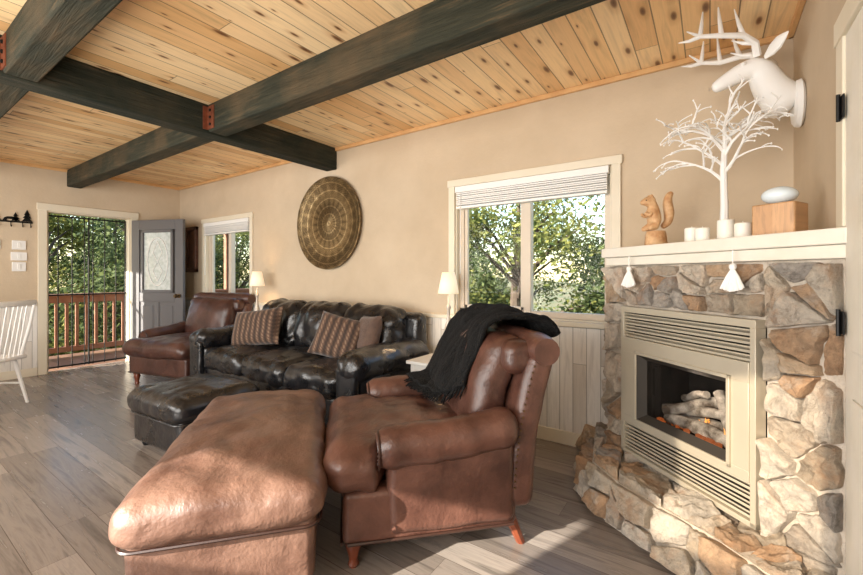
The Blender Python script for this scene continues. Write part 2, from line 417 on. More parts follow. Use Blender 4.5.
mb = MB(); mb.bx(XL+.015, XR, YB-.016, YB, .10, WZ); mb.obj('trim_wainscot_back', mWains, smooth=False)
mb = MB(); mb.bx(XL, XL+.016, YF, DR[0]-.09, .10, WZ); mb.bx(XL, XL+.016, DR[1]+.09, YB, .10, WZ); mb.obj('trim_wainscot_left', mWains, smooth=False)
mb = MB(); mb.bx(XL, BW[0]-.06, YB-.03, YB, WZ, WZ+.035); mb.bx(BW[1]+.06, XR, YB-.03, YB, WZ, WZ+.035); mb.obj('trim_chair_rail_back', mTrim, bevel=.005)
mb = MB(); mb.bx(XL, XL+.03, YF, DR[0]-.09, WZ, WZ+.035); mb.bx(XL, XL+.03, DR[1]+.09, YB, WZ, WZ+.035); mb.obj('trim_chair_rail_left', mTrim, bevel=.005)
mb = MB(); mb.bx(XL, XR, YB-.024, YB, 0, .10); mb.obj('baseboard_back', mTrim, bevel=.004)
mb = MB(); mb.bx(XL, XL+.024, YF, DR[0]-.09, 0, .10); mb.bx(XL, XL+.024, DR[1]+.09, YB, 0, .10); mb.obj('baseboard_left', mTrim, bevel=.004)
mb = MB(); mb.bx(XR-.024, XR, YF, .90, 0, .10); mb.obj('baseboard_right', mTrim, bevel=.004)
mb = MB(); mb.bx(XL, XR, YB-.025, YB, CEIL-.035, CEIL); mb.bx(XL, XL+.025, YF, YB, CEIL-.035, CEIL); mb.bx(XR-.025, XR, YF, YB, CEIL-.035, CEIL); mb.obj('trim_ceiling', mPineTrim, bevel=.004)

# beams
BZ = 2.37
mb = MB(); mb.bx(-3.46, -3.30, YF, YB, BZ, CEIL); mb.obj('ceiling_beam', mBeamY, bevel=.012)
def xbeam(nm, y):
    mb = MB(); mb.bx(XL, -3.462, y, y+.15, BZ+.01, CEIL); mb.bx(-3.298, XR, y, y+.15, BZ+.01, CEIL); return mb.obj(nm, mBeamX, bevel=.012)
BY = (1.66, .52, -.9)
xbeam('ceiling_beam.001', BY[0]); xbeam('ceiling_beam.002', BY[1]); xbeam('ceiling_beam.003', BY[2])
for i, y in enumerate(BY):
    mb = MB()
    mb.bx(-3.296, -3.20, y-.007, y-.001, BZ+.025, BZ+.205)
    mb.bx(-3.299, -3.293, y-.04, y-.001, BZ+.025, BZ+.205)
    for zz in (.06, .115, .17):
        mb.lathe([(.012,0),(.012,.006),(.006,.01)], (-3.25, y-.007, BZ+zz), 8, 1, rot=rx(R(90)))
    mb.obj('beam_bracket' + ('' if i == 0 else '.%03d' % i), [mRust, mBlackMetal])

# ------------------------------------------------------------------ windows
def window(name, hole, blind_h):
    x0, x1, z0, z1 = hole
    e = empty(name, (0,0,0))
    t = MB(); w = .06
    t.bx(x0-w, x0, YB-.02, YB, z0-w, z1+w); t.bx(x1, x1+w, YB-.02, YB, z0-w, z1+w)
    t.bx(x0-w-.01, x1+w+.01, YB-.024, YB, z1, z1+w); t.bx(x0-w-.015, x1+w+.015, YB-.04, YB, z0-.035, z0)
    t.bx(x0, x0+.012, YB, YB+.14, z0, z1); t.bx(x1-.012, x1, YB, YB+.14, z0, z1); t.bx(x0, x1, YB, YB+.14, z1-.012, z1); t.bx(x0, x1, YB, YB+.14, z0, z0+.012)
    t.obj('casing', mTrim, e, bevel=.004)
    f = MB(); a = .045; X0, X1, Z0, Z1 = x0+.012, x1-.012, z0+.012, z1-.012
    yA, yB_ = YB+.05, YB+.11
    f.bx(X0, X0+a, yA, yB_, Z0, Z1); f.bx(X1-a, X1, yA, yB_, Z0, Z1); f.bx(X0, X1, yA, yB_, Z0, Z0+a); f.bx(X0, X1, yA, yB_, Z1-a, Z1)
    xm = (X0+X1)/2
    f.bx(xm-.03, xm+.03, yA-.005, yB_, Z0, Z1)
    f.bx(X0+a, X0+a+.03, yA+.01, yB_-.02, Z0+a, Z1-a); f.bx(xm-.06, xm-.03, yA+.01, yB_-.02, Z0+a, Z1-a)
    f.bx(X0+a, xm-.03, yA+.01, yB_-.02, Z0+a, Z0+a+.03)
    f.obj('sash', mVinyl, e, bevel=.004)
    g = MB(); g.bx(X0+a, xm-.03, YB+.079, YB+.082, Z0+a, Z1-a); g.bx(xm+.03, X1-a, YB+.089, YB+.092, Z0+a, Z1-a)
    g.obj('glass', mGlass, e, smooth=False)
    b = MB()
    b.bx(x0+.015, x1-.015, YB-.035, YB+.03, z1-.055, z1-.005)
    n = int(blind_h/.016)
    for i in range(n):
        zz = z1-.064-i*.016
        b.box(((x0+x1)/2, YB-.004, zz), (x1-x0-.05, .05, .011), rot=rx(R(random.uniform(-6,6))))
    b.bx(x0+.025, x1-.025, YB-.03, YB+.022, z1-.062-n*.016-.02, z1-.062-n*.016)
    b.tube([(x0+.07, YB-.035, z1-.05), (x0+.07, YB-.038, z1-.75)], .004, 6)
    b.obj('blind', mWhite, e, bevel=.002)
window('window_1', BW, .12)
window('window_2', SW, .10)

# ------------------------------------------------------------------ entry door
e = empty('door_1')
t = MB(); y0, y1, z1 = DR[0], DR[1], DR[3]; w = .085
t.bx(XL, XL+.022, y0-w, y0, 0, z1+w); t.bx(XL, XL+.022, y1, y1+w, 0, z1+w); t.bx(XL, XL+.026, y0-w-.01, y1+w+.01, z1, z1+w)
t.bx(XL-.14, XL, y0, y0+.015, 0, z1); t.bx(XL-.14, XL, y1-.015, y1, 0, z1); t.bx(XL-.14, XL, y0, y1, z1-.015, z1)
t.obj('door_frame', mTrim, e, bevel=.004)
L = MB(); W_ = .86; Hh = 2.02
ang = math.atan2(2.72-2.39, -6.05+6.84)
L.bx(0, .13, -.022, .022, .01, Hh); L.bx(W_-.13, W_, -.022, .022, .01, Hh)
L.bx(.13, W_-.13, -.022, .022, .01, .22); L.bx(.13, W_-.13, -.022, .022, Hh-.14, Hh); L.bx(.13, W_-.13, -.022, .022, .86, .99)
L.bx(.40, .46, -.022, .022, .22, .86)
L.bx(.13, .40, -.012, .012, .22, .86); L.bx(.46, .73, -.012, .012, .22, .86)
L.bx(.17, .36, -.02, .02, .27, .81); L.bx(.50, .69, -.02, .02, .27, .81)
for (a, b2, c, d) in ((.16,.70,.99,1.03),(.16,.70,1.84,1.88),(.16,.20,.99,1.88),(.66,.70,.99,1.88)): L.bx(a, b2, -.03, .03, c, d)
lo = L.obj('leaf', mGreyDoor, e, (-6.84, 2.385, 0), ang, bevel=.005)
G = MB(); G.bx(.18, .68, -.006, .006, 1.0, 1.86)
G.obj('etched_lite', mDGlass, e, (-6.84, 2.385, 0), ang, smooth=False)
G = MB()
ov = [(.43+.17*math.cos(q), -.012, 1.43+.34*math.sin(q)) for q in [2*math.pi*i/24 for i in range(25)]]
G.tube(ov, .006, 6)
for s_ in (-1, 1):
    G.tube([(.43, -.012, 1.15), (.43+s_*.08, -.012, 1.3), (.43, -.012, 1.43), (.43+s_*.08, -.012, 1.56), (.43, -.012, 1.72)], .005, 6)
G.obj('leading', mWhite, e, (-6.84, 2.385, 0), ang)
G = MB(); G.lathe([(.03,0),(.03,.008),(.012,.012),(.012,.04),(.028,.05),(.03,.065),(.02,.08)], (.80, -.022, .95), 14, rot=rx(R(90)))
G.obj('knob', mBrass, e, (-6.84, 2.385, 0), ang)
e2 = empty('screen_gate')
g = MB()
for yy in (1.50, 1.60, 1.74, 1.87, 1.915, 1.96, 2.09, 2.22, 2.33): g.tube([(XL-.10, yy, .03), (XL-.10, yy, 2.02)], .006 if yy not in (1.50,1.915,2.33) else .010, 6)
for zz in (.05, .98, 2.0): g.bx(XL-.108, XL-.092, 1.49, 2.34, zz-.01, zz+.01)
g.obj('bars', mBlackMetal, e2)

# ------------------------------------------------------------------ outside
mb = MB(); mb.bx(-8.7, XL-.14, -.5, 6.0, -.14, -.06); mb.obj('deck_floor', mDeck, smooth=False)
mb = MB()
mb.bx(-8.52, -8.36, -.4, 5.9, .90, .94); mb.bx(-8.47, -8.41, -.4, 5.9, .80, .90); mb.bx(-8.47, -8.41, -.4, 5.9, .02, .10)
y = -.35
while y < 5.9:
    mb.bx(-8.46, -8.42, y, y+.04, .10, .80); y += .125
for y in (.2, 4.6): mb.bx(-8.49, -8.39, y, y+.10, -.06, 2.3)
mb.obj('deck_railing', mRail, bevel=.004)
mb = MB(); mb.bx(-8.52, -8.36, -.5, 6.0, 2.22, 2.50); mb.bx(-8.8, XL-.14, -.5, 6.0, 2.5, 2.58); mb.obj('porch_roof', mBark, smooth=False)
n_ = 24; mb = MB(); vs = []; fs = []
for i in range(n_+1):
    for j in range(n_+1):
        x = -45+60*i/n_; y = -22+70*j/n_
        d = max(0, math.hypot(x+3, y-1)-9)
        vs.append((x, y, -3.0 + .09*d + noise.noise(Vector((x*.15, y*.15, 0)))*.6))
for i in range(n_):
    for j in range(n_): fs.append((i*(n_+1)+j, (i+1)*(n_+1)+j, (i+1)*(n_+1)+j+1, i*(n_+1)+j+1))
mb.add(vs, fs); mb.obj('ground', mGround)
def tree_mesh(seed, leaves, h, lm, ls):
    rnd = random.Random(seed); mb = MB()
    mb.tube([(0,0,0), (.1,.05,h*.3), (-.05,.1,h*.6), (0,0,h*.95)], [.2,.16,.10,.03], 8)
    cl = []
    for i in range(26):
        z = h*rnd.uniform(.18, 1.0); a = rnd.uniform(0, 6.28); rr = (1.0-abs(z/h-.5))*h*.36*rnd.uniform(.3, 1)
        c = Vector((math.cos(a)*rr, math.sin(a)*rr, z)); cl.append((c, rnd.uniform(.45, .9)))
        mb.tube([(0,0,z*.8), tuple(c*.6+Vector((0,0,z*.35))), tuple(c)], [.05,.03,.012], 5)
    vs = []; fs = []
    for i in range(leaves):
        c, r = rnd.choice(cl)
        p = c + Vector((rnd.gauss(0,1), rnd.gauss(0,1), rnd.gauss(0,.8)))*r*.5
        u = Vector((rnd.uniform(-1,1), rnd.uniform(-1,1), rnd.uniform(-1,1))).normalized(); w = u.orthogonal().normalized()
        s_ = ls*rnd.uniform(.6, 1.3); o = len(vs)
        vs += [p-u*s_, p+w*s_*.5, p+u*s_, p-w*s_*.5]; fs.append((o, o+1, o+2, o+3))
    mb.add(vs, fs, 1)
    o = mb.obj('tree', [mBark, lm], smooth=False); return o
tA = tree_mesh(1, 11000, 6.2, mLeaf, .062); tB = tree_mesh(2, 11000, 5.8, mLeaf2, .062)
pos = [(-3.4,8.3,0),(-6.4,9.5,1),(-1.2,9.0,1),(-5.0,12.5,0),(-2.0,13,0),(-9.5,11,0),(-8.6,14.5,1),(-12.5,7.2,0),(-14.5,10.5,1),(-17,8,0),(-11.8,4.6,1),(-13.2,2.6,0),(-15.5,5.2,1),(-16.5,2.2,0),(-19,6,1),(-21,11,0),(-12.5,13.5,1),(-.5,12,0),(2.2,11,1),(-15,-.5,0),(-19,3.2,0)]
first = {0: tA, 1: tB}; used = {0: False, 1: False}
for i, (x, y, k) in enumerate(pos):
    if not used[k]: o = first[k]; used[k] = True
    else:
        o = bpy.data.objects.new('tree', first[k].data); scene.collection.objects.link(o)
    d = max(0, math.hypot(x+3, y-1)-9)
    s_ = random.uniform(.85, 1.15)
    o.location = (x, y, -3.2+.09*d); o.rotation_euler = (0, 0, random.uniform(0, 6)); o.scale = (s_, s_, s_*random.uniform(.9,1.1))

# ------------------------------------------------------------------ fireplace
P0 = Vector((-.52, 2.74, 0)); P1 = Vector((.378, 1.93, 0))
E = (P1-P0).normalized(); N = Vector((E.y, -E.x, 0)); N = N if N.y < 0 else -N
FL = (P1-P0).length
MT = 1.40; MBm = 1.295
def clip(poly, a, b, c):
    out = []
    for i in range(len(poly)):
        p, q = poly[i], poly[(i+1) % len(poly)]
        dp, dq = a*p[0]+b*p[1]-c, a*q[0]+b*q[1]-c
        if dp <= 0: out.append(p)
        if dp*dq < 0:
            t = dp/(dp-dq); out.append((p[0]+t*(q[0]-p[0]), p[1]+t*(q[1]-p[1])))
    return out
PAL = [(.52,.43,.325),(.62,.53,.42),(.46,.39,.32),(.67,.59,.49),(.48,.31,.19),(.56,.47,.37),(.70,.63,.54),(.54,.37,.24),(.42,.38,.34),(.60,.45,.31),(.64,.56,.47)]
rs = random.Random(11)
def stones(mb, O, U, V, Nn, poly, size, depth, asp=1.35):
    us = [p[0] for p in poly]; vs_ = [p[1] for p in poly]
    pts = []
    du, dv = size*asp, size
    nu = max(1, round((max(us)-min(us))/du)); nv = max(1, round((max(vs_)-min(vs_))/dv))
    for j in range(nv):
        for i in range(nu):
            if nu*nv > 6 and rs.random() < .12: continue
            pts.append((min(us)+(i+.5+rs.uniform(-.46,.46)+(.25 if j%2 else -.25)*(nu>1))*(max(us)-min(us))/nu, min(vs_)+(j+.5+rs.uniform(-.42,.42))*(max(vs_)-min(vs_))/nv))
    for p in pts:
        cell = list(poly)
        for q in pts:
            if q is p: continue
            a, b = q[0]-p[0], q[1]-p[1]
            cell = clip(cell, a, b, (q[0]**2+q[1]**2-p[0]**2-p[1]**2)/2)
            if len(cell) < 3: break
        if len(cell) < 3: continue
        ar = abs(sum(cell[i][0]*cell[(i+1)%len(cell)][1]-cell[(i+1)%len(cell)][0]*cell[i][1] for i in range(len(cell))))/2
        if ar < .0006: continue
        c2 = []
        for i in range(len(cell)):
            p_, q_ = cell[i], cell[(i+1)%len(cell)]
            for k in (.07, .30, .50, .70, .93): c2.append((p_[0]*(1-k)+q_[0]*k, p_[1]*(1-k)+q_[1]*k))
        cell = c2
        cx = sum(c[0] for c in cell)/len(cell); cy = sum(c[1] for c in cell)/len(cell)
        rad = math.sqrt(ar/math.pi); base = 1-.0065/rad
        dep = depth*rs.uniform(.45, 1.3); tx, ty = rs.uniform(-.26,.26), rs.uniform(-.26,.26); sd = rs.uniform(0, 50)
        V3 = []; F3 = []; n = len(cell)
        rings = [(1.0, -.2), (1.0, .62), (.97, .90), (.90, .99), (.74, 1.0), (.50, 1.0), (.22, 1.0)]
        for ri, (sc, hh) in enumerate(rings):
            for (a, b) in cell:
                jn = noise.noise(Vector((a*34+sd, b*34, 0)))
                a2 = cx+(a-cx)*base*sc*(1+.16*jn); b2 = cy+(b-cy)*base*sc*(1+.16*jn)
                # chiselled, stepped relief
                st = noise.noise(Vector((a2*20+sd, b2*20, 3)))
                st = round(st*5)/5*.6+st*.4
                h = dep*hh + (((a2-cx)*tx+(b2-cy)*ty) + .020*st + .010*noise.noise(Vector((a2*60, b2*60, sd))))*(1 if hh > .3 else 0)
                V3.append(O + U*a2 + V*b2 + Nn*h)
        for r_ in range(len(rings)-1):
            for i in range(n):
                i2 = (i+1) % n; F3.append((r_*n+i, r_*n+i2, (r_+1)*n+i2, (r_+1)*n+i))
        F3.append(tuple((len(rings)-1)*n+i for i in range(n)))
        c = rs.choice(PAL); g = rs.uniform(.78, 1.05); c = tuple(x*g for x in c)
        mb.add(V3, F3, 1, None, c)
fp = empty('fireplace')
mb = MB()
L0, L1 = .168, .955
SZ0, SZ1 = .222, 1.062
def uv(u, off=0): return P0 + E*u + N*off
def pr(pts, z0, z1): mb.prism([(p.x, p.y) for p in pts], z0, z1)
Pb0 = Vector((-.52, YB-.03, 0)); Pb1 = Vector((XR-.002, 1.93, 0))
pr([uv(0), uv(L0), uv(L0,-.36), Pb0], 0, MBm)
pr([uv(L1), P1, Pb1, Vector((XR-.002, 2.45,0)), uv(L1,-.36)], 0, MBm)
pr([uv(L0-.001), uv(L1+.001), uv(L1+.001,-.36), uv(L0-.001,-.36)], SZ1-.02, MBm)
Uz = Vector((0,0,1))
stones(mb, P0, E, Uz, N, [(0,.16),(L0-.004,.16),(L0-.004,MBm-.005),(0,MBm-.005)], .10, .042, 1.1)
stones(mb, P0, E, Uz, N, [(L1+.004,.16),(FL,.16),(FL,MBm-.005),(L1+.004,MBm-.005)], .078, .045, 1.5)
stones(mb, P0, E, Uz, N, [(L0,SZ1+.004),(L1,SZ1+.004),(L1,MBm-.005),(L0,MBm-.005)], .075, .038, 1.6)
Ub = (P0-Pb0); lb = Ub.length; Ub.normalize()
stones(mb, Pb0, Ub, Uz, Vector((-1,0,0)), [(0,0.16),(lb,.16),(lb,MBm-.005),(0,MBm-.005)], .10, .03, 1.1)
HZ = .185
bot = [Vector((-.71, YB-.03, 0)), Vector((-.60, 2.36, 0)), Vector((-.42, 2.17, 0)), Vector((-.03, 1.93, 0)), Vector((.375, 1.60, 0))]
top = [Vector((-.66, YB-.03, 0)), Vector((-.55, 2.42, 0)), Vector((-.385, 2.24, 0)), Vector((.0, 2.00, 0)), Vector((.375, 1.68, 0))]
n = len(bot)
vsb = [(p.x,p.y,0) for p in bot]+[(XR-.003,YB-.03,0)] + [(p.x,p.y,HZ) for p in top]+[(XR-.003,YB-.03,HZ)]
m_ = n+1
mb.add(vsb, [tuple(range(m_))[::-1], tuple(range(m_, 2*m_))] + [(i, (i+1)%m_, m_+(i+1)%m_, m_+i) for i in range(m_)], 0)
for i in range(n-1):
    a, b = bot[i], bot[i+1]; U = (b-a); l = U.length; U.normalize()
    ta = top[i]+Vector((0,0,HZ)); Vv = (ta-a); Vv = (Vv-U*Vv.dot(U)); hl = Vv.length; Vv.normalize(); Nn = U.cross(Vv)
    if Nn.y > 0 or (i == 0 and Nn.x > 0): Nn = -Nn
    tb = top[i+1]+Vector((0,0,HZ))
    poly = [(0.0,0.0),(l,0.0),((tb-a).dot(U),(tb-a).dot(Vv)),((ta-a).dot(U),(ta-a).dot(Vv))]
    stones(mb, a, U, Vv, Nn, poly, .085, .05, 1.8)
def strip(a, b, c, d, sz=.12):
    O = Vector((a[0], a[1], HZ)); stones(mb, O, Vector((1,0,0)), Vector((0,1,0)), Vector((0,0,1)), [(p[0]-a[0], p[1]-a[1]) for p in (a,b,c,d)], sz, .035, 1.3)
strip((-.385,2.24),(.0,2.00),(.12,2.16),(-.42,2.64)); strip((.0,2.0),(.375,1.68),(.375,1.92),(.12,2.16)); strip((-.55,2.42),(-.385,2.24),(-.42,2.64),(-.53,2.72)); strip((-.66,2.98),(-.55,2.42),(-.53,2.72),(-.54,2.98))
mb.obj('stonework', [mMortar, mStone], fp, ang=24)

T = Matrix((( E.x, N.x, 0, P0.x), (E.y, N.y, 0, P0.y), (0,0,1,0), (0,0,0,1)))
ins = MB()
def b_(u0,u1,w0,w1,z0,z1,mi=0): ins.bx(u0,u1,w0,w1,z0,z1,mi,T)
UL, UR = L0+.004, L1-.004
b_(UL, UR, .0, .055, SZ1-.035, SZ1-.003); b_(UL, UL+.024, 0, .055, SZ0, SZ1-.035); b_(UR-.024, UR, 0, .055, SZ0, SZ1-.035); b_(UL, UR, 0, .055, SZ0, SZ0+.022)
def louvre(z0, z1, nn):
    b_(UL+.02, UR-.02, -.03, -.02, z0, z1, 1)
    p = (z1-z0)/nn
    for i in range(nn):
        zc = z0+(i+.5)*p
        ins.box(((UL+UR)/2, .028, zc), (UR-UL-.048, .040, .007), 0, T, rot=rx(R(35)))
        ins.box(((UL+UR)/2, .042, zc-.009), (UR-UL-.048, .006, .011), 0, T)
louvre(.885, SZ1-.038, 4); louvre(SZ0+.024, .40, 4)
g0, g1, gz0, gz1 = L0+.168, L0+.640, .475, .772
b0, b1, bz0, bz1 = UL+.024, UR-.024, .40, .885
b_(b0, b1, 0, .060, bz0, gz0-.03); b_(b0, b1, 0, .060, gz1+.03, bz1); b_(b0, g0-.03, 0, .060, gz0-.03, gz1+.03); b_(g1+.03, b1, 0, .060, gz0-.03, gz1+.03)
ring1 = [(g0-.03,.063,gz0-.03),(g1+.03,.063,gz0-.03),(g1+.03,.063,gz1+.03),(g0-.03,.063,gz1+.03)]
ring2 = [(g0,.02,gz0),(g1,.02,gz0),(g1,.02,gz1),(g0,.02,gz1)]
ins.add(ring1+ring2, [(i,(i+1)%4,4+(i+1)%4,4+i) for i in range(4)], 1, T)
for (a,b2,c,d) in ((g0-.045,g1+.045,gz1+.03,gz1+.045),(g0-.045,g1+.045,gz0-.045,gz0-.03),(g0-.045,g0-.03,gz0-.045,gz1+.045),(g1+.03,g1+.045,gz0-.045,gz1+.045)): b_(a,b2,.060,.072,c,d)
ins.obj('surround', [mGreige, mGreigeD], fp, bevel=.002, smooth=True)
fb = MB()
def c_(u0,u1,w0,w1,z0,z1,mi=0): fb.bx(u0,u1,w0,w1,z0,z1,mi,T)
c_(g0-.04,g1+.04,-.32,-.30,gz0-.08,gz1+.06); c_(g0-.06,g0-.04,-.32,.0,gz0-.08,gz1+.06); c_(g1+.04,g1+.06,-.32,.0,gz0-.08,gz1+.06); c_(g0-.04,g1+.04,-.32,0,gz0-.08,gz0-.06); c_(g0-.04,g1+.04,-.32,0,gz1+.05,gz1+.06)
fb.obj('firebox', mFirebox, fp, smooth=False)
lg = MB()
gm = (g0+g1)/2; zb = gz0-.06
def log(p, q, r):
    n=7; pp=[]; rr=[]
    for i in range(n):
        t=i/(n-1); v=Vector(p).lerp(Vector(q),t)+Vector((0,0,.006*math.sin(t*7+p[0]*9))); pp.append(v); rr.append(r*(1+.08*math.sin(t*11+p[0]*20)))
    lg.tube(pp, rr, 12, 0, T)
log((gm-.20,-.17,zb+.06),(gm+.20,-.15,zb+.06),.036); log((gm-.18,-.07,zb+.065),(gm+.17,-.08,zb+.06),.034)
log((gm-.19,-.05,zb+.10),(gm+.10,-.20,zb+.22),.028); log((gm+.20,-.05,zb+.09),(gm+.02,-.18,zb+.23),.026); log((gm-.10,-.12,zb+.12),(gm+.17,-.10,zb+.17),.024); log((gm-.15,-.14,zb+.17),(gm+.02,-.1,zb+.24),.018)
lg.obj('birch_logs', mBarkW, fp)
em = MB(); re_ = random.Random(3)
for i in range(60):
    u_ = gm+re_.uniform(-.2,.2); w_ = re_.uniform(-.2,-.02); r_ = re_.uniform(.006,.014)
    em.box((u_, w_, zb+.035+r_*.6), (r_*2,r_*1.6,r_*1.4), 0, T, rot=rzz(re_.uniform(0,3)))
em.obj('ember_bed', mEmber, fp)
fl = MB()
for i in range(9):
    u_ = gm+re_.uniform(-.02,.18); w_ = re_.uniform(-.14,-.03); h_ = re_.uniform(.02,.05); z_=zb+re_.uniform(.05,.09)
    sx = re_.uniform(-.012,.012)
    fl.tube([(u_,w_,z_),(u_+sx*.3,w_,z_+h_*.3),(u_-sx*.4,w_,z_+h_*.65),(u_+sx,w_,z_+h_)], [.003,.006,.004,.0005], 6, 0, T)
fl.obj('flames', mFlame, fp)
gl = MB(); gl.bx(g0, g1, .012, .015, gz0, gz1, 0, T); gl.obj('glass', mFGlass, fp, smooth=False)
mt = MB()
A = Vector((-.555, 2.665, 0)); B = Vector((.372, 1.885, 0))
poly = [(A.x,A.y),(B.x,B.y),(XR-.003,B.y),(XR-.003,YB-.005),(-.50,YB-.005),(-.50,2.74)]
mt.prism(poly, MT-.055, MT)
A2 = A + N*-.015; B2 = B+N*-.015
mt.prism([(A2.x+.015,A2.y),(B2.x,B2.y),(XR-.003,B2.y+.01),(XR-.003,YB-.005),(-.495,YB-.005),(-.495,2.74)], MBm+.001, MT-.056)
mt.obj('mantel_shelf', mMantel, fp, bevel=.008)
def point(name, loc, power, col, rad):
    l = bpy.data.lights.new(name, 'POINT'); l.energy = power; l.color = col; l.shadow_soft_size = rad
    o = bpy.data.objects.new(name, l); scene.collection.objects.link(o); o.location = loc; return o
pf = T @ Vector((gm, -.05, zb+.30)); point('fire_light', pf, .7, (1,.78,.6), .04)

def tassel(nm, u):
    p = A + (B-A).normalized()*u + N*.014
    e = empty(nm, (p.x, p.y, MBm))
    mb = MB(); mb.tube([(0,0,.05),(0,0,-.01)], .0025, 6); mb.lathe([(.002,-.005),(.012,-.012),(.014,-.022),(.009,-.034)], seg=10)
    rt = random.Random(5)
    for lay in (0, 1):
        for i in range(60):
            a = i/59*2-1
            tip = E*(a*.048) + N*(rt.uniform(-.002,.014)) + Vector((0,0,-.115-rt.uniform(0,.012)+.012*abs(a)))
            mb.tube([(0,0,-.022), tuple(tip*.5+Vector((0,0,-.008))), tuple(tip)], [.003,.0045,.003], 5)
    mb.obj('fringe', mPlWhite, e)
tassel('tassel_ornament', .25); tassel('tassel_ornament.001', .84)

# mantel objects
e = empty('branch_tree', (.055, 2.47, MT))
mb = MB(); mb.lathe([(.055,0),(.055,.012),(.02,.03)], seg=20)
rt = random.Random(33)
def branch(p, d, l, r, lev, droop):
    pts = [p]; rr = [r]; q = p.copy(); dd = d.copy(); n = 6
    for i in range(n):
        dd = (dd + Vector((rt.uniform(-.22,.22), rt.uniform(-.22,.22), rt.uniform(-.05,.05)-droop))).normalized()
        q = q + dd*l/n; pts.append(q.copy()); rr.append(r*(1-.75*(i+1)/n)+.0013)
        if lev < 2 and i >= 1 and rt.random() < (.95 if lev == 0 else .6):
            a = rt.uniform(0, 6.28); side = Vector((math.cos(a), math.sin(a)*.7, rt.uniform(-.05,.6))).normalized()
            branch(q.copy(), (dd*.8+side*.7).normalized(), l*rt.uniform(.4,.6), r*.55, lev+1, droop)
    mb.tube(pts, rr, 6)
    if lev == 2: mb.lathe([(.001,-.005),(.0045,0),(.001,.006)], tuple(q), 6)
mb.tube([(0,0,.01),(.004,0,.18),(0,.004,.36),(.004,0,.48)], [.020,.017,.015,.012], 8)
branch(Vector((.004,0,.47)), Vector((.02,0,1)), .22, .011, 0, 0)
for k, (a, z) in enumerate(((3.5,.30),(-.6,.34),(2.4,.38),(5.4,.42),(3.9,.45),(.9,.47),(2.9,.49),(-.2,.50))):
    branch(Vector((0,0,z)), Vector((math.cos(a), math.sin(a)*.7, 1.25)).normalized(), .23, .008, 0, .12)
for v in mb.v:
    if v.x > .20: v.x = .20 + (v.x-.20)*.45
mb.obj('branches', mPlWhite, e)
cd = MB()
for (x, y, h, r) in ((-.075,2.41,.075,.032),(-.03,2.335,.065,.030),(.06,2.32,.095,.034),(.12,2.26,.07,.032)):
    cd.lathe([(r-.003,0),(r,.004),(r,h-.004),(r-.004,h),(r*.5,h-.006),(.002,h-.006),(.0015,h+.008)], (x,y,MT), 20)
cd.obj('pillar_candles', mWax)
ang_ = math.atan2(E.y, E.x)
mb = MB(); mb.box((0,0,.065), (.145,.12,.13)); mb.obj('wood_block', mBlockW, None, (.235, 2.18, MT), ang_+.25, bevel=.006)
mb = MB(); mb.lathe([(.001,0)]+[(.060*math.sin(q)*(1), .036-.036*math.cos(q)) for q in [math.pi*i/12 for i in range(1,12)]]+[(.001,.072)], seg=28); mb.obj('glass_egg', mEgg, None, (.235, 2.18, MT+.13), 0, ang=80)
# squirrel
e = empty('squirrel_figurine', (-.25, 2.585, MT), ang_-.25); e.scale = (1.05,1.05,1.12)
mb = MB(); mb.lathe([(.05,0),(.055,.01),(.05,.06),(.045,.075),(.02,.078)], seg=16); mb.obj('log_base', mSquir, e)
sv = [(0,0,.105),(0,-.005,.15),(0,-.01,.195),(0,-.03,.225),(0,-.062,.222),(0,-.085,.215),(.028,-.045,.15),(.016,-.07,.165),(-.028,-.045,.15),(-.016,-.07,.165),(.03,-.02,.10),(.032,-.06,.085),(-.03,-.02,.10),(-.032,-.06,.085),(.016,-.03,.258),(-.016,-.03,.258)]
se = [(0,1),(1,2),(2,3),(3,4),(4,5),(2,6),(6,7),(2,8),(8,9),(0,10),(10,11),(0,12),(12,13),(3,14),(3,15)]
skin('body', sv, se, [.036,.036,.025,.025,.019,.008,.011,.008,.011,.008,.022,.010,.022,.010,.006,.006], mSquir, e, 2)
skin('tail', [(0,.03,.095),(0,.064,.12),(0,.072,.17),(0,.058,.22),(0,.070,.26),(0,.09,.27)], [(0,1),(1,2),(2,3),(3,4),(4,5)], [.014,.022,.028,.026,.02,.01], mSquir, e, 2)
mb = MB()
for s_ in (-1,1): mb.lathe([(.0005,-.003),(.004,0),(.0005,.003)], (s_*.018,-.060,.228), 8)
mb.obj('eyes', mBlackMetal, e)
